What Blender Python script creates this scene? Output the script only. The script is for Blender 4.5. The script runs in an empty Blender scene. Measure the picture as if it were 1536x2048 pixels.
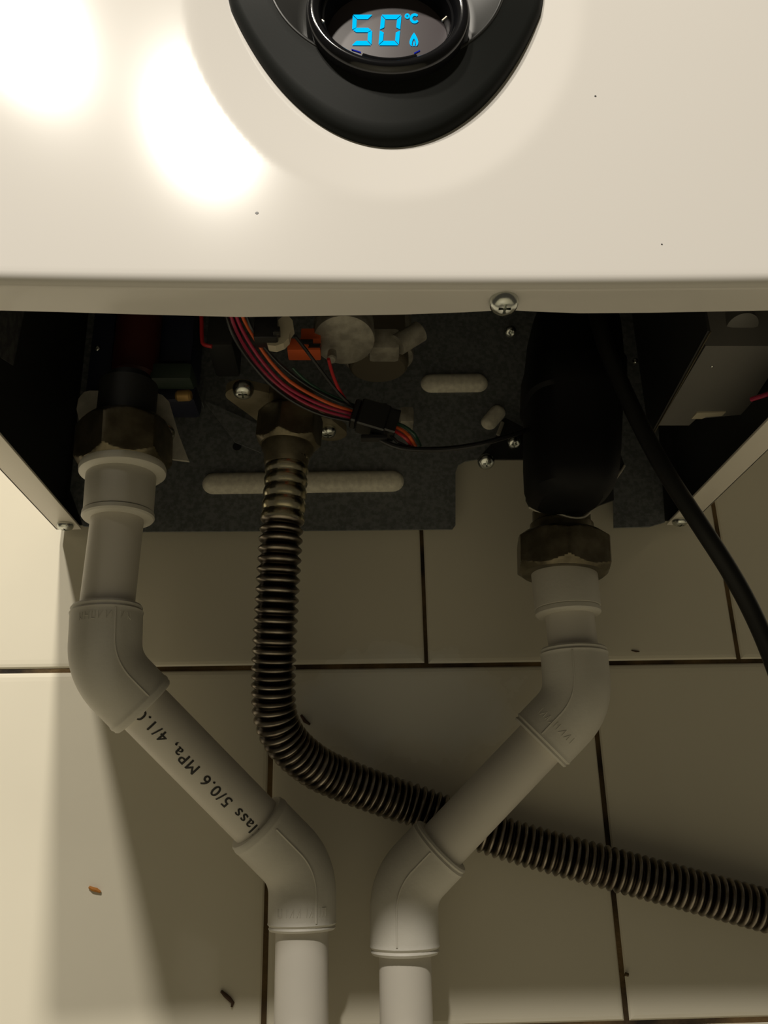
import bpy, bmesh, math, random
from mathutils import Vector as V, Matrix

random.seed(7)
SC = bpy.context.scene
COL = SC.collection
PI = math.pi

# ------------------------------------------------------------------ camera
F_PX, PITCH, YAW, ROLL = 1750.5, 0.36429, -0.0387, 0.02064
CAM = V((-0.03447, -0.41017, -0.07916))
_rz, _rx, _ry = (Matrix.Rotation(YAW, 3, 'Z'), Matrix.Rotation(PITCH, 3, 'X'), Matrix.Rotation(ROLL, 3, 'Y'))
_M = _rz @ _rx @ _ry
RIGHT, FWD, UP = _M @ V((1, 0, 0)), _M @ V((0, 1, 0)), _M @ V((0, 0, 1))
cd = bpy.data.cameras.new('camera')
cd.sensor_fit = 'VERTICAL'
cd.sensor_height = 36.0
cd.lens = F_PX * 36.0 / 2048
cd.clip_start = 0.01
cam = bpy.data.objects.new('camera', cd)
COL.objects.link(cam)
m3 = Matrix((RIGHT, UP, -FWD)).transposed()
cam.matrix_world = Matrix.Translation(CAM) @ m3.to_4x4()
SC.camera = cam

# ------------------------------------------------------------------ world, lamps, exposure
w = bpy.data.worlds.new('room_ambient')
SC.world = w
w.use_nodes = True
bg = w.node_tree.nodes['Background']
bg.inputs[0].default_value = (1.0, 0.89, 0.66, 1)
bg.inputs[1].default_value = 0.045


def lamp(name, loc, aim, watts, size=0.05):
    d = bpy.data.lights.new(name, 'AREA')
    d.shape = 'DISK'
    d.size = size
    d.energy = watts
    d.color = (1.0, 0.93, 0.81)
    o = bpy.data.objects.new(name, d)
    COL.objects.link(o)
    o.location = loc
    o.rotation_euler = (V(aim) - V(loc)).to_track_quat('-Z', 'Y').to_euler()


lamp('ceiling_spot', (-0.258, -1.199, 1.10), (-0.15, -0.5, -1.25), 19.2, .075)
lamp('ceiling_spot', (-0.484, -1.02, 1.10), (-0.25, -0.4, -1.25), 14.7, .075)
vs = SC.view_settings
vs.view_transform = 'Standard'
vs.look = 'None'
vs.gamma = 1
vs.exposure = 0.0
vs.use_curve_mapping = False


# ------------------------------------------------------------------ helpers
def at(x, y, Y):
    """the point at depth Y (wall = 0) seen at pixel x, y of the 1536 x 2048 frame"""
    d = FWD + RIGHT * ((x - 768) / F_PX) - UP * ((y - 1024) / F_PX)
    return CAM + d * ((Y - CAM.y) / d.y)


def atz(x, y, Z):
    d = FWD + RIGHT * ((x - 768) / F_PX) - UP * ((y - 1024) / F_PX)
    return CAM + d * ((Z - CAM.z) / d.z)


ROOT = {}


def obj(name, bm, mat, parent=None, smooth=True, angle=35, base=None):
    """link the bmesh (built in world coordinates) as one mesh object"""
    bmesh.ops.recalc_face_normals(bm, faces=bm.faces[:])
    me = bpy.data.meshes.new(name)
    if parent is not None:
        r = ROOT[parent.name]
    else:
        xs = [v.co for v in bm.verts]
        r = V((sum((c.x for c in xs)) / len(xs), sum((c.y for c in xs)) / len(xs), min(c.z for c in xs))) if base is None else V(base)
    bm.transform(Matrix.Translation(-r))
    bm.to_mesh(me)
    bm.free()
    o = bpy.data.objects.new(name, me)
    COL.objects.link(o)
    ROOT[o.name] = r
    if parent is not None:
        o.parent = parent
    else:
        o.location = r
    me.materials.append(mat)
    if smooth:
        for p in me.polygons:
            p.use_smooth = True
        me.set_sharp_from_angle(angle=math.radians(angle))
    return o


def thing(name, loc, label, cat):
    o = bpy.data.objects.new(name, None)
    COL.objects.link(o)
    o.empty_display_size = 0.02
    o.location = loc
    ROOT[o.name] = V(loc)
    o['label'] = label
    o['category'] = cat
    return o


def tag(o, label, cat, group=None):
    o['label'] = label
    o['category'] = cat
    if group:
        o['group'] = group
    return o


def box(bm, lo, hi, bev=0.0, seg=2):
    r = bmesh.ops.create_cube(bm, size=1.0)
    vs_ = r['verts']
    lo, hi = V(lo), V(hi)
    for v in vs_:
        v.co = V((lo[i] + (v.co[i] + .5) * (hi[i] - lo[i]) for i in range(3)))
    if bev:
        es = list({e for v in vs_ for e in v.link_edges})
        bmesh.ops.bevel(bm, geom=es, offset=bev, segments=seg, profile=0.6, affect='EDGES')


def prism(bm, pts, vec):
    a = [bm.verts.new(V(p)) for p in pts]
    b = [bm.verts.new(V(p) + V(vec)) for p in pts]
    n = len(pts)
    bm.faces.new(a)
    bm.faces.new(b[::-1])
    for i in range(n):
        bm.faces.new((a[i], b[i], b[(i + 1) % n], a[(i + 1) % n]))


def frame(axis):
    axis = V(axis).normalized()
    t = V((1, 0, 0)) if abs(axis.x) < .8 else V((0, 1, 0))
    u = (t - axis * t.dot(axis)).normalized()
    return axis, u, axis.cross(u)


def rings(bm, rr, cap0=True, cap1=True, closed=True):
    vv = [[bm.verts.new(p) for p in ring] for ring in rr]
    n = len(vv[0])
    for a, b in zip(vv, vv[1:]):
        for i in range(n if closed else n - 1):
            bm.faces.new((a[i], a[(i + 1) % n], b[(i + 1) % n], b[i]))
    if cap0:
        bm.faces.new(vv[0][::-1])
    if cap1:
        bm.faces.new(vv[-1])
    return vv


def lathe(bm, p, axis, prof, n=32, cap0=True, cap1=True, hexa=0.0, rot=0.0):
    """prof: (distance along the axis, radius); hexa = across-flats half width clips the ring to a hexagon"""
    a, u, v = frame(axis)
    rr = []
    for t, r in prof:
        ring = []
        for i in range(n):
            th = 2 * PI * i / n
            q = r
            if hexa:
                k = ((th + rot) % (PI / 3)) - PI / 6
                q = min(r, hexa / math.cos(k))
            ring.append(V(p) + a * t + (u * math.cos(th) + v * math.sin(th)) * q)
        rr.append(ring)
    rings(bm, rr, cap0, cap1)


def hexnut(bm, p, axis, h, flat, hole=None, rot=0.0, n=96):
    c = flat * 1.155
    prof = [(0, flat * .93), (h * .06, flat * 1.0)]
    prof += [(h * (.06 + .12 * k / 4), flat * (1.0 + .155 * k / 4)) for k in range(1, 5)]
    prof += [(h * (.82 + .12 * k / 4), c - flat * .155 * k / 4) for k in range(0, 5)]
    prof += [(h, flat * .93)]
    lathe(bm, p, axis, prof, n, hexa=flat, rot=rot)


def catmull(pts, step):
    pts = [V(p) for p in pts]
    P = [pts[0] * 2 - pts[1]] + pts + [pts[-1] * 2 - pts[-2]]
    out = []
    for i in range(1, len(P) - 2):
        p0, p1, p2, p3 = P[i - 1:i + 3]
        n = max(2, int((p2 - p1).length / step))
        for k in range(n):
            t = k / n
            out.append(.5 * ((2 * p1) + (p2 - p0) * t + (2 * p0 - 5 * p1 + 4 * p2 - p3) * t * t + (3 * p1 - p0 - 3 * p2 + p3) * t ** 3))
    out.append(P[-2])
    return out


def sweep(bm, pts, rad, n=16, cap=True):
    """tube along pts; rad is a number or a function of (arc length, total)"""
    L = [0.0]
    for a, b in zip(pts, pts[1:]):
        L.append(L[-1] + (b - a).length)
    tg = [(pts[min(i + 1, len(pts) - 1)] - pts[max(i - 1, 0)]).normalized() for i in range(len(pts))]
    a, u, v = frame(tg[0])
    rr = []
    for i, p in enumerate(pts):
        t = tg[i]
        u = (u - t * u.dot(t)).normalized()
        v = t.cross(u)
        r = rad(L[i], L[-1]) if callable(rad) else rad
        rr.append([p + (u * math.cos(2 * PI * k / n) + v * math.sin(2 * PI * k / n)) * r for k in range(n)])
    rings(bm, rr, cap, cap)


def B():
    return bmesh.new()


# ------------------------------------------------------------------ materials
def mat(name, col, rough=.5, metal=0., var=0., vscale=60., col2=None, bump=0., bscale=300., coat=0., spec=.5, rvar=0.):
    m = bpy.data.materials.new(name)
    m.use_nodes = True
    nt = m.node_tree
    b = nt.nodes['Principled BSDF']
    b.inputs['Base Color'].default_value = (*col, 1)
    b.inputs['Roughness'].default_value = rough
    b.inputs['Metallic'].default_value = metal
    b.inputs['Specular IOR Level'].default_value = spec
    b.inputs['Coat Weight'].default_value = coat
    b.inputs['Coat Roughness'].default_value = .08
    if var or col2 or bump or rvar:
        tc = nt.nodes.new('ShaderNodeTexCoord')
        nz = nt.nodes.new('ShaderNodeTexNoise')
        nz.inputs['Scale'].default_value = vscale
        nz.inputs['Detail'].default_value = 5
        nt.links.new(tc.outputs['Object'], nz.inputs['Vector'])
        rp = nt.nodes.new('ShaderNodeValToRGB')
        c2 = col2 or tuple(c * (1 - var) for c in col)
        rp.color_ramp.elements[0].position = .38
        rp.color_ramp.elements[1].position = .62
        rp.color_ramp.elements[0].color = (*c2, 1)
        rp.color_ramp.elements[1].color = (*col, 1)
        nt.links.new(nz.outputs[0], rp.inputs[0])
        nt.links.new(rp.outputs[0], b.inputs['Base Color'])
        if rvar:
            mr = nt.nodes.new('ShaderNodeMapRange')
            mr.inputs['To Min'].default_value = rough - rvar
            mr.inputs['To Max'].default_value = rough + rvar
            nt.links.new(nz.outputs[0], mr.inputs['Value'])
            nt.links.new(mr.outputs[0], b.inputs['Roughness'])
        if bump:
            n2 = nt.nodes.new('ShaderNodeTexNoise')
            n2.inputs['Scale'].default_value = bscale
            nt.links.new(tc.outputs['Object'], n2.inputs['Vector'])
            bp = nt.nodes.new('ShaderNodeBump')
            bp.inputs['Strength'].default_value = bump
            bp.inputs['Distance'].default_value = .001
            nt.links.new(n2.outputs[0], bp.inputs['Height'])
            nt.links.new(bp.outputs[0], b.inputs['Normal'])
    return m


def emit(name, col, s):
    m = bpy.data.materials.new(name)
    m.use_nodes = True
    b = m.node_tree.nodes['Principled BSDF']
    b.inputs['Base Color'].default_value = (.0, .004, .01, 1)
    b.inputs['Specular IOR Level'].default_value = 0
    b.inputs['Emission Color'].default_value = (*col, 1)
    b.inputs['Emission Strength'].default_value = s
    return m


def tile_material():
    m = mat('cream_glazed_tile', (.78, .73, .60), .16, 0, var=.05, vscale=9, bump=.05, bscale=25)
    nt = m.node_tree
    b = nt.nodes['Principled BSDF']
    rp = [n for n in nt.nodes if n.type == 'VALTORGB'][0]
    # dried whitish smear that sits on the tiles behind the hose
    g = nt.nodes.new('ShaderNodeNewGeometry')
    mp = nt.nodes.new('ShaderNodeMapping')
    c = at(800, 1410, 0)
    mp.inputs['Location'].default_value = (-c.x / .058, 0, -c.z / .026)
    mp.inputs['Scale'].default_value = (1 / .058, 0, 1 / .026)
    nt.links.new(g.outputs['Position'], mp.inputs['Vector'])
    ln = nt.nodes.new('ShaderNodeVectorMath')
    ln.operation = 'LENGTH'
    nt.links.new(mp.outputs[0], ln.inputs[0])
    nz = nt.nodes.new('ShaderNodeTexNoise')
    nz.inputs['Scale'].default_value = 45
    nz.inputs['Detail'].default_value = 6
    nt.links.new(g.outputs['Position'], nz.inputs['Vector'])
    ad = nt.nodes.new('ShaderNodeMath')
    ad.operation = 'MULTIPLY_ADD'
    ad.inputs[1].default_value = 1.3
    nt.links.new(nz.outputs[0], ad.inputs[0])
    nt.links.new(ln.outputs['Value'], ad.inputs[2])
    r2 = nt.nodes.new('ShaderNodeMapRange')
    r2.inputs['From Min'].default_value = 1.75
    r2.inputs['From Max'].default_value = 1.3
    r2.inputs['To Max'].default_value = .75
    nt.links.new(ad.outputs[0], r2.inputs['Value'])
    mx = nt.nodes.new('ShaderNodeMix')
    mx.data_type = 'RGBA'
    nt.links.new(r2.outputs[0], mx.inputs['Factor'])
    nt.links.new(rp.outputs[0], mx.inputs['A'])
    mx.inputs['B'].default_value = (.80, .79, .74, 1)
    nt.links.new(mx.outputs['Result'], b.inputs['Base Color'])
    mr = nt.nodes.new('ShaderNodeMapRange')
    mr.inputs['From Max'].default_value = .55
    mr.inputs['To Min'].default_value = .16
    mr.inputs['To Max'].default_value = .55
    nt.links.new(r2.outputs[0], mr.inputs['Value'])
    nt.links.new(mr.outputs[0], b.inputs['Roughness'])
    return m


M_TILE = tile_material()
M_GROUT = mat('dirty_brown_grout', (.16, .10, .04), .9, col2=(.012, .007, .003), vscale=28, bump=.6, bscale=500)
M_ENAMEL = mat('white_enamel', (.66, .635, .60), .115, 0, spec=.5, bump=.02, bscale=12)
M_LIP = mat('white_enamel_fold', (.78, .73, .65), .35)
M_LINER = mat('dark_coated_steel', (.018, .018, .018), .6)
M_GALV = mat('galvanised_steel', (.25, .265, .275), .5, .4, col2=(.16, .172, .18), vscale=520, bump=.1)
M_BRKT = mat('dull_zinc_sheet', (.46, .44, .38), .5, .1, col2=(.36, .345, .30), vscale=200)
M_GALVB = mat('galvanised_bead_lit', (.80, .76, .64), .6, 0, col2=(.66, .62, .52), vscale=420)  # paler than the plate: the light the beads catch is in the colour
M_BEZEL = mat('black_matt_plastic', (.012, .013, .012), .55, spec=.07, bump=.012, bscale=1500)
M_BEVEL = mat('black_plastic_lit', (.026, .026, .024), .5, spec=.4)  # greyer than the bezel: light on the sloping face put into the colour
M_RIM = mat('black_satin_plastic', (.02, .02, .019), .28)
M_GLOSS = mat('black_gloss_plastic', (.006, .006, .007), .12)
M_WINDOW = mat('smoked_display_window', (.055, .045, .049), .5, spec=.3)
M_SCREW = mat('zinc_screw', (.62, .64, .60), .22, 1.0)
M_PPR = mat('white_plastic_fitting', (.66, .635, .57), .55, 0, col2=(.58, .55, .48), vscale=26, bump=.08, bscale=700)
M_PIPE = mat('white_plastic_pipe', (.67, .63, .555), .45, 0, col2=(.63, .595, .53), vscale=20)
M_PRINT = mat('black_print', (.015, .013, .012), .6)
M_BRASS = mat('dull_brass', (.20, .172, .115), .36, .85, col2=(.12, .103, .068), vscale=120, bump=.1)
M_BRASSP = mat('pale_brass', (.30, .26, .18), .45, .6, col2=(.20, .17, .11), vscale=90, bump=.1)
M_HOSE = mat('grimy_stainless_shaded', (.34, .30, .25), .28, .95, col2=(.20, .17, .135), vscale=160)
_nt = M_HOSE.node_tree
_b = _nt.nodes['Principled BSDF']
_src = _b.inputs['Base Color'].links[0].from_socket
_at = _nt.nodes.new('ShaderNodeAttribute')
_at.attribute_name = 'groove_shade'
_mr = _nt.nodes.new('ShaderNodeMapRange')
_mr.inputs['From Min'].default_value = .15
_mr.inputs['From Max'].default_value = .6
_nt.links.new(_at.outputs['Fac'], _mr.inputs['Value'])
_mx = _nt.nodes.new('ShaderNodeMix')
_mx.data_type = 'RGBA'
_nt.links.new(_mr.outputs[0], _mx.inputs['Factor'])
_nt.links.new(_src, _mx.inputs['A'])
_mx.inputs['B'].default_value = (.035, .027, .02, 1)  # dark groove colour stands for the shade between the rings
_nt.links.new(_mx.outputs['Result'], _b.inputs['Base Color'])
M_HOSEN = mat('bright_stainless', (.85, .78, .58), .24, 1.0, col2=(.6, .54, .34), vscale=140)
M_RUBBER = mat('black_rubber', (.003, .003, .0035), .6, spec=.2)
M_CABLE = mat('black_cable_jacket', (.006, .006, .0055), .45, spec=.3)
M_RED = mat('red_wire', (.42, .020, .025), .35)
M_CRIM = mat('crimson_wire', (.36, .015, .06), .35)
M_ORANGE = mat('orange_wire', (.62, .10, .02), .35)
M_GREEN = mat('green_wire', (.012, .05, .03), .35)
M_BLKW = mat('black_wire', (.01, .01, .011), .3)
M_OCONN = mat('orange_connector', (.55, .09, .02), .5)
M_WCLIP = mat('ivory_connector', (.50, .45, .34), .5)
M_CAST = mat('grey_die_cast', (.33, .31, .26), .55, .3, col2=(.21, .195, .165), vscale=200)
M_CASTD = mat('dark_die_cast', (.10, .085, .06), .55, .3)
M_NAVY = mat('dark_blue_coated', (.012, .014, .035), .5)
M_DRED = mat('dark_red_plastic', (.06, .008, .006), .5)
M_DGREEN = mat('dark_green_plastic', (.035, .055, .04), .5)
M_GREYBOX = mat('grey_painted_steel', (.14, .135, .125), .5)
M_PARTN = mat('dark_partition_steel', (.03, .03, .03), .45, .3)
M_LABEL = mat('grey_paper_label', (.10, .10, .10), .7, col2=(.05, .05, .055), vscale=300)
M_GOLD = mat('yellow_brass_tip', (.45, .28, .10), .4, .5)
M_RUST = mat('orange_dried_food', (.45, .17, .02), .7)
M_DRIED = mat('brown_dried_crumb', (.06, .03, .015), .8)
M_EDGE = mat('bare_metal_edge', (.55, .52, .44), .4, .6)
M_LCD = emit('blue_lcd_glow', (.0, .53, 1.0), 1.1)
M_LCD2 = emit('deep_blue_lcd_glow', (.02, .03, .55), .5)

# ------------------------------------------------------------------ the tiled wall
T, GAP = .150, .0017
bm = B()
box(bm, (-.62, .0014, -.47), (.62, .03, .92))
wall = obj('wall_back', bm, M_GROUT, smooth=False, base=(0, 0, 0))
wall['kind'] = 'structure'
h = T / 2 - GAP / 2
bm = B()
rr = []
for hh, y in ((h, .006), (h - .0002, .0011), (h - .0009, .0004), (h - .0022, .0001), (h - .0042, 0)):
    rr.append([V((sx * hh, y, sz * hh)) for sx, sz in ((-1, -1), (1, -1), (1, 1), (-1, 1))])
rings(bm, rr, cap0=False, cap1=True)
first = None
k = 0
for row in range(-3, 6):
    off = 0.0 if row % 2 == 0 else T / 2 + .0028
    if row == -2:
        off = .012
    for c in range(-4, 4):
        x = c * T + T / 2 + off
        if first is None:
            o = first = obj('tile', bm, M_TILE, wall, smooth=False)
        else:
            o = first.copy()
            COL.objects.link(o)
            o.parent = wall
        r = random.Random(k)
        o.location = (x + r.uniform(-.0002, .0002), r.uniform(-.0001, .0003), row * T + T / 2 + r.uniform(-.0002, .0002))
        o.rotation_euler = (r.uniform(-.002, .002), r.uniform(-.0016, .0016), r.uniform(-.002, .002))
        k += 1


def speck(name, pts, r, m):
    bm = B()
    ps = [at(x, y, -.0005) for x, y in pts]
    n = len(ps)
    sweep(bm, ps, lambda l, t: r * (.35 + .65 * math.sin(PI * min(1, .12 + .8 * l / t))), 8)
    obj(name, bm, m, wall)


speck('orange_speck', [(178, 1774), (185, 1778), (193, 1780), (201, 1784)], .0009, M_RUST)
speck('brown_crumb', [(442, 1982), (450, 1990), (459, 1998), (466, 2006), (463, 2014)], .0009, M_DRIED)
speck('brown_crumb', [(602, 1430), (610, 1442), (620, 1449)], .0009, M_DRIED)
speck('brown_crumb', [(1263, 1301), (1272, 1303), (1279, 1303)], .0004, M_DRIED)
speck('brown_crumb', [(1250, 1948), (1257, 1950)], .0013, M_GROUT)

# unseen floor below, added to bounce the lamp light upward
bm = B()
box(bm, (-1.6, -2.6, -1.27), (1.6, .03, -1.25))
fl_ = obj('added_bounce_floor', bm, mat('added_beige_bounce', (.78, .73, .55), .4, var=.1, vscale=5), smooth=False)
fl_['kind'] = 'structure'

# ------------------------------------------------------------------ gas water heater
CX, XL, XR = -.0222, -.1780, .1336
ZB, ZT, YF, YR = .067, .62, -.205, -.006
boiler = thing('gas_water_heater', (CX, -.1, ZB), 'white gas water heater with lit blue display, hung on the tiled wall', 'water heater')

# front cover with the shallow dish around the controls and the folded lower lip
LIP = [(0, 621), (120, 624), (250, 628), (400, 632), (480, 634), (620, 632), (810, 629), (930, 624.5), (1010, 620), (1090, 624), (1160, 626.5), (1300, 625.5), (1536, 621)]
LIPW = [atz(x, y, ZB) for x, y in LIP]


def lip_y(x):
    if x <= LIPW[0].x:
        return LIPW[0].y
    for a, b in zip(LIPW, LIPW[1:]):
        if x <= b.x:
            return a.y + (b.y - a.y) * (x - a.x) / (b.x - a.x)
    return LIPW[-1].y


def dish(x, z):
    e = math.sqrt((x / .065) ** 2 + ((z - .1925) / .095) ** 2)
    t = (1.0 - e) / .30
    s = .10
    t = 0 if t < -s else (t if t > s else (t + s) ** 2 / (4 * s))
    return .0042 * min(t, 1.0)


RB = .0034


def bow(x):
    return -.0030 * (x / .1558) ** 2

bm = B()
xs = [-.1558, -.1550, -.1535, -.151] + [-.149 + .298 * i / 140 for i in range(141)] + [.151, .1535, .1550, .1558]
zs = [ZB + RB + .0015 * i for i in range(0, 130)] + [.29, .34, .42, .52, ZT]
rr = []
edge = {0: .003, 1: .0016, 2: .0005, 3: .0001}


def fy(i):
    j = min(i, len(xs) - 1 - i)
    return edge.get(j, 0.0)


rr.append([V((CX + x, lip_y(CX + x), ZB + .0010)) for x in xs])
rr.append([V((CX + x, lip_y(CX + x), ZB)) for x in xs])
rr.append([V((CX + x, (lip_y(CX + x) + YF + RB) / 2, ZB)) for x in xs])
for kk in range(0, 7):
    a = PI / 2 * kk / 6
    rr.append([V((CX + x, YF + RB - RB * math.sin(a) + fy(i) + bow(x), ZB + RB - RB * math.cos(a))) for i, x in enumerate(xs)])
for z in zs[1:]:
    rr.append([V((CX + x, YF + dish(x, z) + fy(i) + bow(x), z)) for i, x in enumerate(xs)])
rings(bm, rr, False, False, closed=False)
cover = obj('front_cover', bm, M_ENAMEL, boiler, angle=50)

# side panels with their bottom flanges, top and the dark interior
for s, xo in ((1, XL), (-1, XR)):
    bm = B()
    box(bm, (min(xo, xo + s * .0012), YF + .004, ZB), (max(xo, xo + s * .0012), YR, ZT), .0004)
    box(bm, (min(xo, xo + s * .0122), YF + .012, ZB), (max(xo, xo + s * .0122), YR, ZB + .0012), .0004)
    obj('side_panel', bm, M_LIP, boiler)
    bm = B()
    x1 = xo + s * .0030
    box(bm, (min(x1, x1 + s * .0008), YF + .012, ZB + .0014), (max(x1, x1 + s * .0008), YR - .0003, .3))
    obj('inner_liner', bm, M_LINER, boiler, smooth=False)
for xa, xb in ((XL + .0030, at(180, 1050, -.008).x), (at(1322, 1040, -.008).x, XR - .0030)):
    bm = B()
    box(bm, (xa, -.0090, ZB + .0014), (xb, -.0080, .3))
    obj('rear_liner', bm, M_LINER, boiler, smooth=False)
bm = B()
box(bm, (XL, YF + .002, ZT - .002), (XR, YR, ZT + .001), .0008)
obj('top_panel', bm, M_ENAMEL, boiler)
bm = B()
box(bm, (XL + .004, YF + .010, .235), (XR - .004, YR - .005, .26), .003)
obj('burner_box', bm, M_LINER, boiler)

for x, y, r_ in ((514, 427, .0006), (1190, 195, .0004), (1322, 492, .0003)):
    bm = B()
    p_ = at(x, y, YF)
    p_.y = YF + bow(p_.x - CX) + .0001
    lathe(bm, p_, (0, -1, 0), [(0, r_), (.0002, r_ * .7)], 10)
    obj('paint_chip', bm, M_PARTN, cover)

# galvanised back plate with the notch at its lower edge
YB = -.0105
px = [(166, 1052), (285, 1063), (600, 1061), (905, 1058), (911, 1050), (911, 945), (916, 930), (930, 922), (955, 918), (1055, 918), (1215, 925), (1226, 960), (1228, 1055), (1300, 1053), (1330, 1044), (1330, 560), (120, 560), (140, 980)]
bm = B()
pp = [at(x, y, YB) for x, y in px]
for p_ in pp:
    p_.x = min(max(p_.x, XL + .0045), XR - .0045)
prism(bm, pp, (0, .0012, 0))
bplate = obj('back_plate', bm, M_GALV, boiler, smooth=False)


def bead(p0, p1, rho, hgt, m=M_GALVB):
    """embossed capsule on the back plate"""
    a, b = at(*p0, YB), at(*p1, YB)
    d = (b - a).normalized()
    nrm = V((0, 1, 0))
    s = nrm.cross(d)
    rr = []
    for k, hh in ((1.0, 0), (.86, .45), (.66, .8), (.40, .97), (.15, 1.0)):
        ring = []
        for i in range(12):
            th = -PI / 2 + PI * i / 11
            ring.append(b + (d * math.cos(th) + s * math.sin(th)) * rho * k - nrm * (hgt * hh - .0002))
        for i in range(12):
            th = PI / 2 + PI * i / 11
            ring.append(a + (d * math.cos(th) + s * math.sin(th)) * rho * k - nrm * (hgt * hh - .0002))
        rr.append(ring)
    bm = B()
    rings(bm, rr, False, True)
    obj('embossed_bead', bm, m, bplate)


bead((428, 967), (785, 962), .0058, .0042)
bead((862, 767), (955, 766), .0055, .004)
bead((978, 845), (995, 825), .0042, .0035)


def screw(p, axis, r, hgt, parent, name='screw', slot=True, m=None):
    """pan head screw with a cross recess; p on the seat, axis pointing outwards"""
    a, u, v = frame(axis)
    bm = B()
    n = 24
    rr = []
    for q, t in ((.96, 0), (1.0, .18), (.97, .45), (.86, .72), (.66, .9), (.46, .97)):
        rr.append([V(p) + a * (t * hgt) + (u * math.cos(2 * PI * i / n) + v * math.sin(2 * PI * i / n)) * r * q for i in range(n)])
    # cross recess: a plus shaped ring, then its sunken floor
    def plus(s, t):
        ring = []
        for i in range(n):
            th = 2 * PI * i / n
            f = .42 if (i % 6) in (0, 1, 5) else .16
            ring.append(V(p) + a * (t * hgt) + (u * math.cos(th) + v * math.sin(th)) * r * f * s)
        return ring
    rr.append(plus(1, .985))
    rr.append(plus(.85, .45))
    rings(bm, rr, False, True)
    return obj(name, bm, m or M_SCREW, parent, angle=40)


screw(atz(1007, 601, ZB), (0.0, -.25, -1), .0043, .0036, boiler, 'cover_screw')
screw(atz(131, 1048, ZB), (0, 0, -1), .0039, .0030, boiler, 'corner_screw')
screw(atz(1360, 1040, ZB), (0, 0, -1), .0039, .0030, boiler, 'corner_screw')

# ------------------------------------------------------------------ control panel on the cover
ZC0 = .1848


def bez_w(hh):
    return .0762 * math.sqrt(max(0, 2 * hh / .22 - (hh / .22) ** 2))


NB = 160
bound = []
for i in range(NB):
    t = 2 * PI * i / NB
    hh = .0715 * (1 - math.cos(t))
    hm = min(hh, .143 - hh)
    ww = bez_w(hm)
    ww = ww - max(0, ww - .0505) * .45
    bound.append(V((math.copysign(ww, -math.sin(t)), 0, .1185 + hh)))


def rim_pt(p, a=.0382, b=.0408):
    d = V((p.x, 0, p.z - ZC0))
    k = 1 / math.sqrt((d.x / a) ** 2 + (d.z / b) ** 2)
    return V((d.x * k, 0, ZC0 + d.z * k))


KZ = .1640


def toward(p, r, cz):
    d = V((p.x, 0, p.z - cz)).normalized()
    return V((d.x * r, 0, cz + d.z * r))


rr = []
rim = [rim_pt(p) for p in bound]
inn = [toward(p, .0275, KZ + .004) for p in rim]
off = V((CX, 0, 0))
rr.append([off + p + V((0, -.2000, 0)) for p in bound])
rr.append([off + p + V((0, -.2022, 0)) for p in bound])
rr.append([off + p.lerp(q, .03) + V((0, -.2036, 0)) for p, q in zip(bound, rim)])
for t in (.10, .25, .45, .65, .82, .94):
    rr.append([off + p.lerp(q, t) + V((0, -.2046 - .0044 * t, 0)) for p, q in zip(bound, rim)])
rr.append([off + p.lerp(q, .985) + V((0, -.2090, 0)) for p, q in zip(bound, rim)])
rr.append([off + q + V((0, -.2090, 0)) for q in rim])
rr.append([off + q.lerp(r_, .03) + V((0, -.2085, 0)) for q, r_ in zip(rim, inn)])
bm = B()
rings(bm, rr, False, False)
bezel = obj('control_bezel', bm, M_BEZEL, boiler, angle=50)
rr = []
for t in (.02, .07, .2, .5, .8, 1.0):
    rr.append([off + q.lerp(r_, t) + V((0, -.2087 + .0074 * t, 0)) for q, r_ in zip(rim, inn)])
bm = B()
rings(bm, rr, False, True)
obj('inner_bevel', bm, M_BEVEL, bezel, angle=50)
bm = B()
rl = [off + q + V((0, -.2087, 0)) for q in rim]
vv = []
for i, p in enumerate(rl):
    t = (rl[(i + 1) % NB] - rl[i - 1]).normalized()
    u = V((0, -1, 0))
    v = t.cross(u)
    vv.append([p + (u * math.cos(2 * PI * k / 10) + v * math.sin(2 * PI * k / 10)) * .0006 for k in range(10)])
rings(bm, vv + [vv[0]], False, False)
bmesh.ops.remove_doubles(bm, verts=bm.verts[:], dist=1e-6)
obj('rim', bm, M_RIM, bezel)

bm = B()
kp = V((CX, 0, KZ))
lathe(bm, kp, (0, -1, 0), [(.2015, .0258), (.2105, .0257), (.2119, .0253), (.2128, .0245), (.2131, .0235), (.2128, .0224), (.2120, .0215), (.2109, .0209), (.2096, .0206), (.2092, .0200), (.2070, .0197), (.2030, .0195), (.2010, .0194)], 96, True, True)
knob = obj('control_ring', bm, M_GLOSS, boiler)
for (xa, ya), (xb, yb) in (((640, 38), (648, 44)), ((884, 42), (893, 34))):
    bm = B()
    a, b = at(xa, ya, -.2108), at(xb, yb, -.2108)
    sweep(bm, [a, a.lerp(b, .5), b], .00035, 6)
    obj('mark', bm, M_EDGE, knob)
bm = B()
a0 = [toward(V((CX + .0 - CX + .0205 * math.sin(t), 0, KZ - .0205 * math.cos(t))), .0203, KZ) + off + V((0, -.2103, 0)) for t in [-.42 + .84 * i / 10 for i in range(11)]]
sweep(bm, a0, .0012, 8)
obj('grip', bm, M_GLOSS, knob)

bm = B()
lathe(bm, kp, (0, -1, 0), [(.2012, .0195), (.2019, .0194), (.2020, .0190)], 64)
window = obj('display_window', bm, M_WINDOW, boiler)
YD = -.20215


def uv(x, y):
    return at(x, y, YD)


def flat(name, loops, m, th=.00012):
    bm = B()
    for lp in loops:
        prism(bm, [uv(x, y) for x, y in lp], (0, -th, 0))
    return obj(name, bm, m, window, smooth=False)


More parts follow.
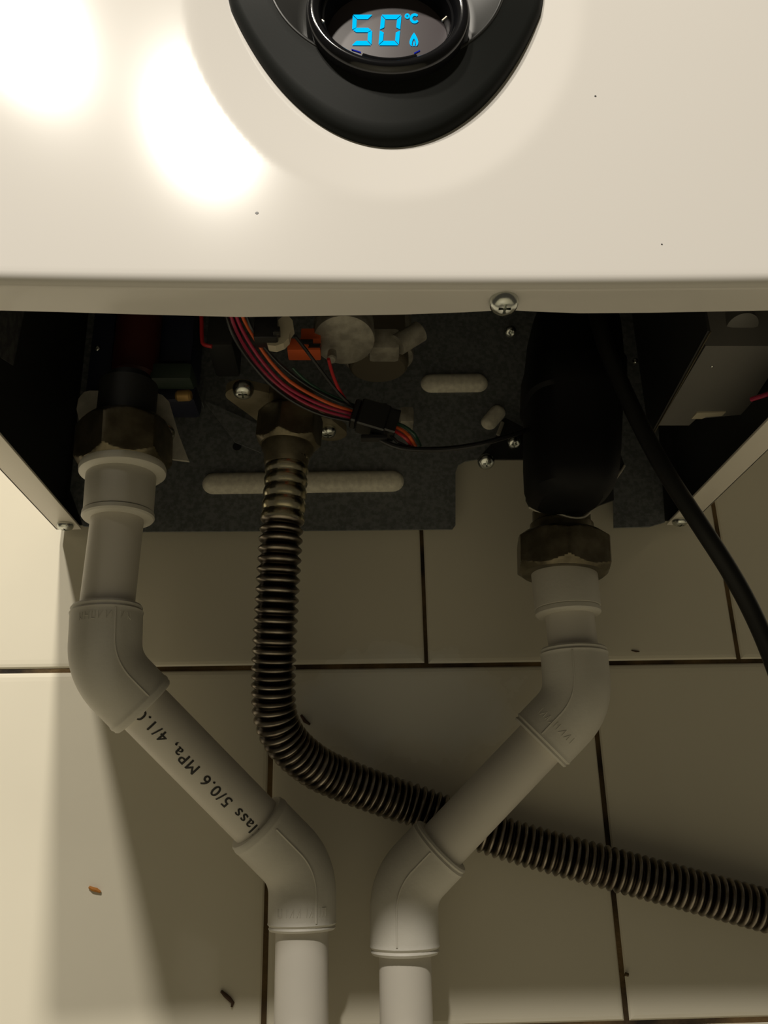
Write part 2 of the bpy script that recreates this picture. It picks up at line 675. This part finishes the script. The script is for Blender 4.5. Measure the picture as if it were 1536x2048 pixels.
def seven(x0, x1, y0, y1, lit, sh, t=8.2):
    """lit segments a..g of one digit between pixel bounds, leaning by sh pixels at the top"""
    g = 1.3
    ym = (y0 + y1) / 2

    def S(pts):
        return [(x + sh * (y1 - y) / (y1 - y0), y) for x, y in pts]
    seg = {
        'a': [(x0 + g, y0), (x1 - g, y0), (x1 - t - g, y0 + t), (x0 + t + g, y0 + t)],
        'd': [(x0 + t + g, y1 - t), (x1 - t - g, y1 - t), (x1 - g, y1), (x0 + g, y1)],
        'g': [(x0 + g + 1, ym), (x0 + t, ym - t / 2), (x1 - t, ym - t / 2), (x1 - g - 1, ym), (x1 - t, ym + t / 2), (x0 + t, ym + t / 2)],
        'f': [(x0, y0 + g), (x0 + t, y0 + t + g), (x0 + t, ym - t / 2 - g), (x0, ym - g)],
        'e': [(x0, ym + g), (x0 + t, ym + t / 2 + g), (x0 + t, y1 - t - g), (x0, y1 - g)],
        'b': [(x1, y0 + g), (x1, ym - g), (x1 - t, ym - t / 2 - g), (x1 - t, y0 + t + g)],
        'c': [(x1, ym + g), (x1, y1 - g), (x1 - t, y1 - t - g), (x1 - t, ym + t / 2 + g)],
    }
    for kx in lit:
        flat('digit_segment', [S(seg[kx])], M_LCD)


seven(703, 743, 30, 90.5, 'afgcd', 2.5)
seven(757, 797.5, 30, 90.5, 'abcdef', 5.5)


def ringpoly(name, outer, inner, m, closed=True):
    bm = B()
    a = [uv(*p) for p in outer]
    b = [uv(*p) for p in inner]
    dv = V((0, -.00012, 0))
    rr = [[p for p in a], [p + dv for p in a], [p + dv for p in b], [p for p in b]]
    rings(bm, list(map(list, zip(*rr))) if not closed else rr, not closed, not closed, closed=True)
    return obj(name, bm, m, window, smooth=False)


def arc(cx, cy, rx, ry, a0, a1, n):
    return [(cx + rx * math.cos(math.radians(a0 + (a1 - a0) * i / n)), cy + ry * math.sin(math.radians(a0 + (a1 - a0) * i / n))) for i in range(n + 1)]


ringpoly('degree_symbol', arc(814.5, 32.5, 5.2, 5.2, 0, 342, 19), arc(814.5, 32.5, 2.0, 2.0, 0, 342, 19), M_LCD)
ringpoly('letter_c', arc(829, 37, 9.5, 9.8, 35, 318, 20), arc(829.6, 37, 5.0, 5.2, 38, 315, 20), M_LCD, closed=False)
fo = [(828, 65.5), (824, 71), (820.5, 78), (819, 84), (819.5, 88), (822, 92), (834, 92), (836.2, 88), (836.6, 84), (835, 78), (831, 70)]
fi = [(828, 77), (826.4, 79), (824.8, 82), (824, 86), (823.6, 89), (823.4, 91.9), (832.6, 91.9), (832.4, 89), (831.8, 86), (830.8, 82), (829.4, 79)]
ringpoly('flame_symbol', fo, fi, M_LCD)
flat('flame_symbol', [[(828, 82), (825.8, 87), (826, 91), (830, 91), (830.4, 87)]], M_LCD)
for pa, pb in (((703, 98), (722, 104)), ((828, 106), (840, 100))):
    flat('backlight_leak', [[pa, pb, (pb[0], pb[1] + 2), (pa[0], pa[1] + 2)]], M_LCD2)

# ------------------------------------------------------------------ fittings and works inside the heater
# mounting bracket round the left water inlet
bm = B()
px = [(153, 818), (157, 797), (168, 784), (180, 781), (305, 783), (325, 790), (338, 803), (357, 868), (378, 922), (345, 918), (330, 905), (172, 905)]
prism(bm, [at(x, y, -.059) for x, y in px], (0, .0015, 0))
br = obj('inlet_bracket', bm, M_BRKT, boiler, smooth=False)
screw(at(331, 868, -.0595), (0.1, -1, -.25), .0042, .003, br)
# left: flow valve with its coils
fv = B()
box(fv, at(166, 800, -.050) + V((0, 0, 0)), at(236, 610, -.050) + V((0, .03, 0)), .003)
fvo = obj('flow_valve', fv, M_NAVY, boiler)
screw(at(195, 697, -.0505), (0, -1, -.1), .0015, .001, fvo)
bm = B()
c = at(268, 760, -.05)
lathe(bm, c, (0, 0, 1), [(0, .009), (.002, .0105), (.045, .0105), (.047, .009)], 24)
obj('red_coil', bm, M_DRED, fvo)
bm = B()
box(bm, at(298, 757, -.055), at(384, 724, -.055) + V((0, .018, 0)), .002)
obj('green_terminal', bm, M_DGREEN, fvo)
bm = B()
box(bm, at(300, 722, -.045), at(392, 600, -.045) + V((0, .025, 0)), .002)
box(bm, at(232, 800, -.045), at(392, 760, -.045) + V((0, .02, 0)), .003)
obj('valve_frame', bm, M_NAVY, fvo)
bm = B()
c = at(352, 792, -.0605)
lathe(bm, c, (1, -.1, 0), [(0, .0018), (.001, .0026), (.006, .0026), (.007, .0018)], 16)
obj('brass_tip', bm, M_GOLD, fvo)
# paper label inside the left side panel
bm = B()
XK = XL + .0040
prism(bm, [(XK, -.165, .100), (XK, -.120, .100), (XK, -.0902, .1087), (XK, -.0870, .1400), (XK, -.0860, .19), (XK, -.165, .19)], (.0004, 0, 0))
obj('inside_label', bm, M_LABEL, boiler, smooth=False)

# ignition box and gas valve in the middle
bm = B()
box(bm, at(412, 690, -.06), at(470, 600, -.06) + V((0, .03, 0)), .002)
obj('ignition_box', bm, M_LINER, boiler)
gv = B()
c = at(757, 738, -.062)
lathe(gv, c, (0, 0, 1), [(0, .0120), (.001, .0132), (.003, .0138), (.05, .0138)], 40)
gvo = obj('gas_valve', gv, M_CASTD, boiler)
bm = B()
lathe(bm, c + V((0, .004, .007)), (0, 0, 1), [(0, .0150), (.001, .0163), (.003, .0166), (.006, .0160), (.03, .0160)], 40)
box(bm, at(800, 843, -.035), at(828, 812, -.035) + V((0, .012, 0)), .0015)
obj('valve_collar', bm, M_CAST, gvo)
# round cap with lug and nozzle, seen from below
bm = B()
c = at(688, 676, -.105)
lathe(bm, c, (0, -.35, -1), [(-.010, .0122), (.0, .0126), (.0016, .0122), (.0024, .0105), (.0027, .003)], 40)
d = at(664, 716, -.106)
lathe(bm, d, (0, -.5, -1), [(-.004, .0018), (.001, .0020), (.0016, .0014)], 16)
box(bm, at(738, 696, -.100), at(800, 655, -.100) + V((0, .012, 0)), .002)
lathe(bm, at(795, 690, -.098), (1, .1, .75), [(0, .0045), (.012, .0045)], 16)
obj('valve_cap', bm, M_CAST, gvo)
# orange plug block with its recesses
bm = B()
box(bm, at(574, 700, -.113), at(641, 676, -.113) + V((0, .008, 0)), .0006)
box(bm, at(600, 676, -.113) + V((0, .004, 0)), at(641, 645, -.113) + V((0, .01, 0)), .0006)
oc = obj('orange_plug', bm, M_OCONN, gvo)
bm = B()
box(bm, at(600, 687, -.1136), at(626, 678, -.1136) + V((0, .002, 0)), .0003)
box(bm, at(640, 688, -.1136), at(618, 694, -.1136) + V((0, .002, 0)), .0003)
obj('plug_socket', bm, M_BLKW, oc)
# ivory clip with spurs and the black plug in it
bm = B()
px = [(535, 690), (531, 678), (545, 675), (553, 678), (556, 666), (546, 662), (549, 652), (556, 640), (566, 632), (577, 632), (585, 640), (587, 654), (580, 664), (577, 676), (567, 686), (551, 692)]
prism(bm, [at(x, y, -.125) for x, y in px], (0, .006, .001))
cl = obj('ivory_clip', bm, M_WCLIP, gvo, smooth=False)
bm = B()
box(bm, at(506, 674, -.129), at(556, 632, -.129) + V((0, .008, 0)), .001)
box(bm, at(545, 664, -.1315), at(560, 652, -.1315) + V((0, .004, 0)), .0004)
obj('black_plug', bm, M_BLKW, cl)

# gas inlet flange (two-eared) and its screws
Zf = at(575, 815, -.060).z
bm = B()
fc = at(575, 815, -.060)
pts = []
e1, e2 = atz(486, 792, Zf), atz(662, 868, Zf)
cc = (e1 + e2) / 2
for i in range(40):
    th = 2 * PI * i / 40
    best = 0
    d = V((math.cos(th), math.sin(th), 0))
    for q, rad in ((e1, .0075), (cc, .0155), (e2, .0075)):
        # support function of three discs gives the rounded lozenge
        best = max(best, (q - cc).dot(d) + rad)
    pts.append((d, best))
hull = []
for i in range(40):
    d0, h0 = pts[i]
    d1, h1 = pts[(i + 1) % 40]
    det = d0.x * d1.y - d0.y * d1.x
    hull.append(cc + V(((h0 * d1.y - h1 * d0.y) / det, (d0.x * h1 - d1.x * h0) / det, 0)))
prism(bm, hull, (0, 0, .004))
fl = obj('gas_inlet_flange', bm, M_BRASSP, boiler, angle=30)
screw(atz(487, 775, Zf - .0002), (0, -.35, -1), .0046, .0046, fl)
screw(atz(656, 858, Zf - .0002), (0, -.2, -1), .0040, .0038, fl)
bm = B()
px = [(408, 801), (520, 850), (522, 905), (470, 884)]
prism(bm, [at(x, y, -.018) for x, y in px], (0, .001, 0))
box(bm, at(403, 804, -.02), at(407, 760, -.02) + V((0, .008, 0)))
obj('folded_tab', bm, M_GALV, boiler, smooth=False)
bm = B()
lathe(bm, at(474, 893, YB - .0001), (0, -1, 0), [(0, .0022), (.0003, .0021)], 20)
obj('plate_hole', bm, M_LINER, bplate)

# right: rubber-covered water outlet
bm = B()
Yo = -.075
top, bot = at(1147, 640, Yo), at(1140, 1005, Yo)
rr = []
for t, rx, ry in ((0, .018, .018), (.10, .0195, .020), (.30, .0205, .022), (.32, .0215, .023), (.48, .0215, .023), (.50, .0200, .022), (.78, .0190, .022), (.90, .0182, .021), (.96, .0165, .019), (1.0, .0125, .014)):
    cpt = top.lerp(bot, t)
    ring = []
    for i in range(32):
        th = 2 * PI * i / 32
        ex = math.copysign(abs(math.cos(th)) ** .6, math.cos(th))
        ey = math.copysign(abs(math.sin(th)) ** .6, math.sin(th))
        ring.append(cpt + V((ex * rx, ey * ry, 0)))
    rr.append(ring)
rings(bm, rr)
boot = obj('rubber_boot', bm, M_RUBBER, boiler)
bm = B()
px = [(1052, 900), (1052, 1000), (1060, 1015), (1085, 1021), (1110, 1024), (1140, 1032), (1165, 1031), (1181, 1020), (1200, 1010), (1228, 1000), (1226, 960), (1249, 930), (1240, 905)]
prism(bm, [at(x, y, -.060) for x, y in px], (0, .0012, 0))
ob = obj('outlet_bracket', bm, M_PARTN, boot, smooth=False)
bm = B()
ed = [(1058, 1014), (1072, 1021), (1090, 1024), (1112, 1026), (1134, 1033), (1152, 1036), (1168, 1034), (1180, 1024)]
sweep(bm, catmull([at(x, y, -.0605) for x, y in ed], .002), .0006, 8)
sweep(bm, [at(x, y, -.0605) for x, y in ((1249, 931), (1242, 942), (1231, 957))], .0006, 8)
obj('bracket_edge', bm, M_EDGE, boot)
bm = B()
px = [(955, 918), (990, 880), (1000, 845), (1010, 835), (1058, 860), (1058, 918)]
prism(bm, [at(x, y, -.020) for x, y in px], (0, .0015, 0))
tab = obj('outlet_tab', bm, M_PARTN, boiler, smooth=False)
screw(at(972, 922, -.0205), (0, -.8, -1), .0042, .003, tab)
screw(at(1027, 884, -.0205), (0, -.8, -1), .0036, .003, tab)
bm = B()
sweep(bm, [at(996, 870, -.022), at(1001, 857, -.022), at(1005, 845, -.022)], .0010, 8)
obj('tab_edge', bm, M_EDGE, tab)
screw(at(1020, 662, -.02), (0, -.8, -1), .0034, .003, bplate)

# right: partition sheet, grey control box, pale strip painted for a lit gap edge
Zp = .0905
bm = B()
a, b = atz(1303, 874, .083), atz(1421, 662, .083)
prism(bm, [a, b, b + V((0, 0, .1)), a + V((0, 0, .1))], (-.001, 0, 0))
pt = obj('partition_sheet', bm, M_PARTN, boiler, smooth=False)
bm = B()
sweep(bm, [a + V((0, 0, -.0002)), a.lerp(b, .5) + V((0, 0, -.0002)), b + V((0, 0, -.0002))], .0003, 6)
obj('bright_edge', bm, M_BRASS, pt)
screw(at(1270, 722, -.06), (-.3, -1, 0), .0014, .001, pt)
Zg = .088
q = [atz(1317, 851, Zg), atz(1378, 851, Zg), atz(1392, 838, Zg), atz(1488, 829, Zg), atz(1560, 720, Zg), atz(1560, 692, Zg), atz(1411, 692, Zg)]
bm = B()
prism(bm, q, (0, 0, .07))
gb = obj('control_box', bm, M_GREYBOX, boiler, smooth=False)
bm = B()
q2 = [atz(x, y, Zg - .0006) for x, y in ((1383, 838), (1394, 826), (1452, 824), (1444, 832), (1412, 834), (1404, 838))]
prism(bm, q2, (0, 0, .0012))
obj('lit_gap_edge', bm, M_WCLIP, gb, smooth=False)
screw(atz(1424, 733, Zg), (0, 0, -1), .0007, .0005, gb)
bm = B()
lathe(bm, atz(1472, 655, .1), (0, -.4, -1), [(-.02, .0075), (.0, .0075), (.001, .0065)], 24)
lathe(bm, atz(1478, 640, .1), (0, -.4, -1), [(-.02, .0058), (.004, .0058), (.0045, .004)], 24)
obj('cable_gland', bm, M_GREYBOX, boiler)

# ------------------------------------------------------------------ plastic water pipes
def elbow(bm, p0, b, p1, r_body, r_end, bend):
    """45 degree socket elbow from p0 round corner b to p1"""
    d0, d1 = (p0 - b).normalized(), (p1 - b).normalized()
    s, e = b + d0 * bend, b + d1 * bend
    n1 = 8
    path = [p0.lerp(s, i / n1) for i in range(n1)]
    for i in range(15):
        t = i / 14
        path.append(s * (1 - t) ** 2 + b * 2 * t * (1 - t) + e * t * t)
    path += [e.lerp(p1, i / n1) for i in range(1, n1 + 1)]

    def rad(l, tot):
        k = min(l, tot - l)
        if k < .0005:
            return r_end * .93
        if k < .0016:
            return r_end * .975
        if k < .0022:
            return r_end * .945
        if k < .0032:
            return r_end
        return r_body
    # extra rings for the collars
    def split(pth):
        out = []
        for a, c in zip(pth, pth[1:]):
            m = max(1, int((c - a).length / .0007))
            out += [a.lerp(c, i / m) for i in range(m)]
        return out + [pth[-1]]
    pp = split(path)
    sweep(bm, pp, rad, 40)
    # mould seam along the face towards the room
    side = d0.cross(d1).normalized()
    if side.y > 0:
        side = -side
    seam = []
    for q in path[2:-2]:
        seam.append(q + side * (r_body + .0000))
    sweep(bm, seam, .00042, 6)


def moulded(parent, c, ax, r, out, width, hgt, seed):
    """worn raised lettering round a socket: low strokes that can no longer be read"""
    rnd = random.Random(seed)
    ax = ax.normalized()
    o = (V(out) - ax * V(out).dot(ax)).normalized()
    side = o.cross(ax)
    bm = B()
    x = -width / 2

    def pt(s, t):
        return c + ax * t + (o * math.cos(s / r) + side * math.sin(s / r)) * (r + .00004)
    while x < width / 2:
        wd = hgt * rnd.uniform(.35, .7)
        k = rnd.random()
        strokes = [((x, -hgt / 2), (x, hgt / 2))]
        if k < .4:
            strokes.append(((x, hgt / 2), (x + wd, -hgt / 2)))
        elif k < .75:
            strokes.append(((x + wd, -hgt / 2), (x + wd, hgt / 2)))
            strokes.append(((x, rnd.choice((-1, 0, 1)) * hgt / 2), (x + wd, rnd.choice((-1, 0, 1)) * hgt / 2)))
        for (s0, t0), (s1, t1) in strokes:
            sweep(bm, [pt(s0 + (s1 - s0) * i / 3, t0 + (t1 - t0) * i / 3) for i in range(4)], .00018, 5)
        x += wd + hgt * rnd.uniform(.3, .5)
    return obj('moulded_marks', bm, M_PPR, parent)


def adapter(bm, p0, p1, r, r2):
    """plain socket with a rounded collar at its lower end, p0 (top) to p1"""
    L = (p1 - p0).length
    lathe(bm, p0, p1 - p0, [(0, r * .97), (.001, r), (L * .84, r * .985), (L * .85, r * .94), (L * .87, r2), (L * .95, r2 * 1.01), (L * .985, r2 * .97), (L, r2 * .88)], 48)


def text_on_pipe(body, p0, p1, r, size, parent, out, lead):
    """print lettering and wrap it round the pipe: starts lead metres along p0->p1, letters' middle line facing 'out'"""
    cu = bpy.data.curves.new('print', 'FONT')
    cu.body = body
    cu.size = size
    cu.space_character = 1.19
    cu.space_word = 1.25
    to = bpy.data.objects.new('print', cu)
    COL.objects.link(to)
    dg = bpy.context.evaluated_depsgraph_get()
    me = bpy.data.meshes.new_from_object(to.evaluated_get(dg))
    bpy.data.objects.remove(to)
    bm = B()
    bm.from_mesh(me)
    bpy.data.meshes.remove(me)
    bmesh.ops.subdivide_edges(bm, edges=[e for e in bm.edges if e.calc_length() > .0012], cuts=2)
    dup = bmesh.ops.duplicate(bm, geom=bm.faces[:] + bm.edges[:] + bm.verts[:])
    for g in dup['geom']:
        if isinstance(g, bmesh.types.BMVert):
            g.co += V((.00022, .00010, 0))
    ax = (p1 - p0).normalized()
    o = (V(out) - ax * V(out).dot(ax)).normalized()
    up = o.cross(ax)
    for v in bm.verts:
        s, t = v.co.x, v.co.y - size * .34
        th = t / r
        v.co = p0 + ax * (lead + s) + (o * math.cos(th) + up * math.sin(th)) * (r + .00012)
    ob = obj('printed_lettering', bm, M_PRINT, parent, smooth=False)
    return ob


# left pipe
R1 = .0107
Lt, L1, L2 = at(238, 1010, -.0665), at(209, 1335, -.065), at(605, 1738, -.025)
Lb = at(603, 1990, -.024)
Lend = L2 + (Lb - L2).normalized() * .36
wp = thing('water_pipe', (L2.x, -.024, Lend.z), 'white plastic water pipe with black lettering, under the left brass nut', 'water pipe')
na, nb = at(251, 845, -.0670), at(246, 938, -.0668)
bm = B()
hexnut(bm, na, nb - na, (nb - na).length, .0178, rot=.35)
obj('union_nut', bm, M_BRASS, wp, angle=25)
bm = B()
lathe(bm, na + V((0, 0, .022)), (0, 0, -1), [(0, .0095), (.003, .0105), (.004, .0125), (.023, .0125)], 32)
obj('threaded_neck', bm, M_LINER, wp)
bm = B()
lathe(bm, nb + (na - nb).normalized() * .002, nb - na, [(0, .0172), (.0022, .0180), (.0042, .0178), (.0052, .0166), (.0055, .014)], 48)
obj('washer', bm, M_PPR, wp)
bm = B()
a1, a2 = at(243, 945, -.0668), at(236, 1040, -.0664)
adapter(bm, a1, a2, .0144, .0146)
obj('adapter', bm, M_PPR, wp)
e0 = L1 + (at(214, 1213, -.0652) - L1)
e1 = at(288, 1416, -.0575)
e1 = L1.lerp(L2, (e1 - L1).length / (L2 - L1).length)
bm = B()
sweep(bm, [Lt.lerp(e0, i / 6 * 1.06) for i in range(7)], R1, 40)
obj('upper_pipe', bm, M_PIPE, wp)
bm = B()
elbow(bm, e0, L1, e1, .0141, .0144, .0095)
eo = obj('elbow', bm, M_PPR, wp, angle=50)
moulded(eo, e0.lerp(L1, .27), L1 - e0, .0141, CAM - e0, .022, .0030, 3)
f0 = L1.lerp(L2, 1 - (at(513, 1641, -.034) - L2).length / (L2 - L1).length)
bm = B()
dd = (L2 - L1).normalized() * .004
sweep(bm, [(e1 - dd).lerp(f0 + dd, i / 8) for i in range(9)], R1, 40)
dp = obj('slanted_pipe', bm, M_PIPE, wp)
f1 = at(603, 1860, -.0245)
f1 = L2 + (Lb - L2).normalized() * (f1 - L2).length
bm = B()
elbow(bm, f0, L2, f1, .0136, .0138, .0095)
eo = obj('elbow', bm, M_PPR, wp, angle=50)
moulded(eo, f1.lerp(L2, .32), L2 - f1, .0136, CAM - f1, .020, .0030, 5)
bm = B()
ld = (Lend - L2).normalized()
sweep(bm, [(f1 - ld * .004).lerp(Lend, i / 8) for i in range(9)], R1 * .985, 40)
obj('lower_pipe', bm, M_PIPE, wp)
mid = (e1 + f0) / 2
LW = (f0 - e1).length
TXT = text_on_pipe('Class 5/0.6 MPa, 4/1.0', f0, e1, R1, .0063, dp, (CAM - mid) + V((-.06, 0, -.07)), -.0042)

# right pipe
R2 = .0104
Rt, R1p, R2p = at(1134, 1190, -.0455), at(1156, 1405, -.045), at(807, 1772, -.023)
Rb = at(812, 2000, -.022)
Rend = R2p + (Rb - R2p).normalized() * .35
wr = thing('water_pipe', (R2p.x, -.022, Rend.z), 'white plastic water pipe without lettering, slanting in front of the corrugated hose', 'water pipe')
na, nb = at(1124, 1072, -.0460), at(1127, 1150, -.0458)
bm = B()
hexnut(bm, na, nb - na, (nb - na).length, .0192, rot=.42)
obj('union_nut', bm, M_BRASS, wr, angle=25)
bm = B()
lathe(bm, na + (na - nb).normalized() * .012, nb - na, [(0, .0120), (.001, .0128), (.006, .0128), (.007, .0140), (.014, .0140)], 40)
obj('threaded_neck', bm, M_BRASS, wr)
bm = B()
a1, a2 = at(1127, 1135, -.0458), at(1137, 1232, -.0455)
adapter(bm, a1, a2, .0143, .0139)
obj('adapter', bm, M_PPR, wr)
g0 = at(1147, 1297, -.0452)
g1 = at(1082, 1490, -.0405)
g1 = R1p.lerp(R2p, (g1 - R1p).length / (R2p - R1p).length)
bm = B()
sweep(bm, [Rt.lerp(g0, i / 6 * 1.06) for i in range(7)], R2, 40)
obj('upper_pipe', bm, M_PIPE, wr)
bm = B()
elbow(bm, g0, R1p, g1, .0140, .0143, .0095)
eo = obj('elbow', bm, M_PPR, wr, angle=50)
moulded(eo, g1.lerp(R1p, .42), R1p - g1, .0140, CAM - g1, .018, .0028, 8)
h0 = R1p.lerp(R2p, 1 - (at(884, 1690, -.028) - R2p).length / (R2p - R1p).length)
bm = B()
dd = (R2p - R1p).normalized() * .004
sweep(bm, [(g1 - dd).lerp(h0 + dd, i / 8) for i in range(9)], R2, 40)
obj('slanted_pipe', bm, M_PIPE, wr)
h1 = R2p + (Rb - R2p).normalized() * (at(810, 1908, -.0225) - R2p).length
bm = B()
elbow(bm, h0, R2p, h1, .0138, .0140, .0095)
obj('elbow', bm, M_PPR, wr, angle=50)
bm = B()
ld = (Rend - R2p).normalized()
sweep(bm, [(h1 - ld * .004).lerp(Rend, i / 8) for i in range(9)], R2, 40)
obj('lower_pipe', bm, M_PIPE, wr)

# ------------------------------------------------------------------ corrugated gas hose
HP = [(577, 893, -.0705), (574, 930, -.0705), (569, 1000, -.070), (563, 1060, -.069), (558, 1130, -.067), (551, 1250, -.061), (547, 1350, -.055), (551, 1434, -.048), (577, 1487, -.040), (623, 1528, -.031), (673, 1554, -.0235), (778, 1594, -.0135), (846, 1616, -.0105), (1000, 1674, -.0100), (1225, 1738, -.0100), (1536, 1822, -.0100), (1700, 1868, -.0100)]
path = catmull([at(*p) for p in HP], .00042)
ac = [0.0]
for a, b in zip(path, path[1:]):
    ac.append(ac[-1] + (b - a).length)
iN = next(i for i, p in enumerate(path) if p.z < at(563, 1040, -.0695).z)
hose = thing('gas_hose', tuple(path[-1]), 'grimy corrugated metal gas hose bending right behind the white pipe', 'hose')


def corr(pitch, r0, r1, sharp):
    def f(l, tot):
        ph = (l / pitch) % 1.0
        c = .5 + .5 * math.cos(2 * PI * ph)
        return r0 + (r1 - r0) * c ** sharp
    return f


bm = B()
sweep(bm, path[:iN + 1], corr(.0054, .0084, .0092, .55), 32)
obj('clean_sleeve', bm, M_HOSEN, hose, angle=60)
bm = B()


def corr2(l, tot):
    # the first turns are pulled further apart
    s = min(l, .055)
    turns = s / .0041 - (s * s) * 3.2 / .055 * .0 + max(0, l - .055) / .0033
    c = .5 + .5 * math.cos(2 * PI * turns)
    return .0073 + .0018 * c ** .75


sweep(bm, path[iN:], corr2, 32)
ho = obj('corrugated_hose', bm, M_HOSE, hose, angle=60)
at_ = ho.data.attributes.new('groove_shade', 'FLOAT', 'POINT')
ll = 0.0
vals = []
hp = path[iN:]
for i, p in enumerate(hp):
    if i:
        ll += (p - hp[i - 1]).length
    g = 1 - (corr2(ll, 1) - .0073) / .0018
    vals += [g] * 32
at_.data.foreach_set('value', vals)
bm = B()
na, nb = at(583, 822, -.0708), at(576, 893, -.0705)
hexnut(bm, na, nb - na, (nb - na).length, .0126, rot=.3)
lathe(bm, na + V((0, 0, .010)), (0, 0, -1), [(0, .010), (.012, .010)], 32)
obj('brass_nut', bm, M_BRASS, hose, angle=25)
bm = B()
lathe(bm, nb + V((0, 0, .002)), nb - na, [(0, .0112), (.004, .0110), (.006, .0098), (.011, .0092), (.012, .0084)], 40)
obj('ferrule', bm, M_BRASS, hose)


# ------------------------------------------------------------------ cables and wires
def wire(name, pts, r, m, parent=None, n=10):
    bm = B()
    sweep(bm, catmull([at(*p) for p in pts], .003), r, n)
    return obj(name, bm, m, parent)


cab = wire('power_cable', [(1188, 600, -.105), (1197, 645, -.108), (1216, 705, -.110), (1252, 790, -.110), (1290, 868, -.110), (1334, 948, -.110), (1400, 1050, -.108), (1458, 1140, -.104), (1503, 1222, -.100), (1545, 1320, -.096), (1590, 1460, -.090), (1630, 1650, -.08), (1660, 2000, -.07), (1690, 2600, -.065), (1710, 3400, -.06)], .0034, M_CABLE, n=20)
tag(cab, 'thick black power cable hanging from under the heater down the right side', 'cable')

har = thing('wiring_harness', tuple(at(745, 880, -.085)), 'bundle of red, orange and black wires with a black plug before the gas valve', 'wiring')
Y0, Y1 = -.135, -.095
wires = [
    ('red_wire', M_CRIM, [(458, 620, 0), (466, 645, .1), (482, 680, .3), (512, 725, .5), (550, 765, .65), (600, 800, .8), (650, 822, .9), (712, 838, 1)]),
    ('red_wire', M_CRIM, [(468, 618, 0), (476, 642, .1), (494, 678, .3), (526, 725, .5), (566, 768, .65), (612, 796, .8), (660, 816, .9), (712, 830, 1)]),
    ('orange_wire', M_ORANGE, [(480, 618, 0), (488, 640, .1), (506, 672, .3), (540, 722, .5), (580, 763, .65), (630, 793, .8), (670, 811, .9), (712, 824, 1)]),
    ('black_wire', M_BLKW, [(448, 618, 0), (460, 655, .1), (480, 695, .3), (510, 735, .5), (545, 772, .65), (590, 805, .8), (645, 830, .9), (712, 845, 1)]),
    ('black_wire', M_BLKW, [(486, 612, 0), (500, 650, .1), (522, 685, .3), (556, 725, .5), (598, 760, .65), (640, 786, .8), (676, 803, .9), (712, 816, 1)]),
    ('green_wire', M_GREEN, [(585, 735, .55), (608, 758, .65), (640, 780, .8), (676, 797, .9), (712, 812, 1)]),
    ('black_wire', M_BLKW, [(590, 672, .2), (612, 700, .4), (640, 738, .6), (668, 775, .8), (690, 800, .9), (715, 818, 1)]),
    ('red_wire', M_RED, [(657, 718, .4), (664, 745, .6), (676, 775, .8), (690, 798, .95)]),
]
for nm, m, pts in wires:
    wire(nm, [(x, y, Y0 + (Y1 - Y0) * t) for x, y, t in pts], .00068 if nm != 'green_wire' else .0006, m, har)
bm = B()
c0, c1 = at(705, 826, Y1 - .002), at(786, 850, Y1 - .001)
ax = (c1 - c0)
for t0, t1, hw, hd in ((0, .16, .0050, .004), (.16, .86, .0058, .0048), (.86, 1.06, .0046, .004)):
    s = bmesh.ops.create_cube(bm, size=1)['verts']
    a_, u_, v_ = frame(ax)
    for v in s:
        tt = t0 + (v.co.z + .5) * (t1 - t0)
        v.co = c0 + ax * tt + v_ * (v.co.y * 2 * hw) + u_.cross(V((0, 0, 0))) + (a_.cross(v_)) * (v.co.x * 2 * hd)
bmesh.ops.bevel(bm, geom=bm.edges[:], offset=.0006, segments=1, affect='EDGES')
plug = obj('wire_plug', bm, M_BLKW, har, smooth=False)
bm = B()
box(bm, at(722, 876, Y1 - .003), at(775, 868, Y1 - .003) + V((0, .004, 0)), .0004)
box(bm, at(748, 812, Y1 - .004), at(774, 806, Y1 - .004) + V((0, .003, 0)), .0004)
obj('plug_latch', bm, M_BLKW, plug, smooth=False)
wire('orange_wire', [(780, 850, Y1), (800, 858, Y1), (818, 872, Y1), (831, 893, -.09)], .00075, M_ORANGE, har)
wire('orange_wire', [(780, 856, Y1), (797, 866, Y1), (812, 877, Y1), (824, 893, -.09)], .00075, M_RED, har)
wire('green_wire', [(780, 843, Y1), (806, 852, Y1), (828, 868, Y1), (840, 891, -.088)], .00075, M_GREEN, har)
wire('black_wire', [(740, 868, Y1), (770, 884, Y1), (800, 895, -.094), (845, 899, -.092), (900, 897, -.09), (960, 888, -.088), (1010, 874, -.085), (1060, 858, -.08)], .0011, M_BLKW, har)
wire('black_wire', [(775, 862, Y1), (795, 884, Y1), (830, 896, -.09), (870, 897, -.088), (920, 893, -.086)], .0006, M_BLKW, har)

rw = wire('bent_wire', [(401, 600, -.075), (403, 640, -.075), (404, 678, -.075), (408, 689, -.075), (424, 693, -.075)], .0009, M_RED)
tag(rw, 'short bare red wire bent like an L, left of the wiring bundle', 'wire')
rw = wire('red_wire', [(1502, 799, -.118), (1514, 795, -.120), (1536, 788, -.123), (1575, 770, -.125)], .0009, M_CRIM)
tag(rw, 'dark red wire at the edge of the grey control box', 'wire')
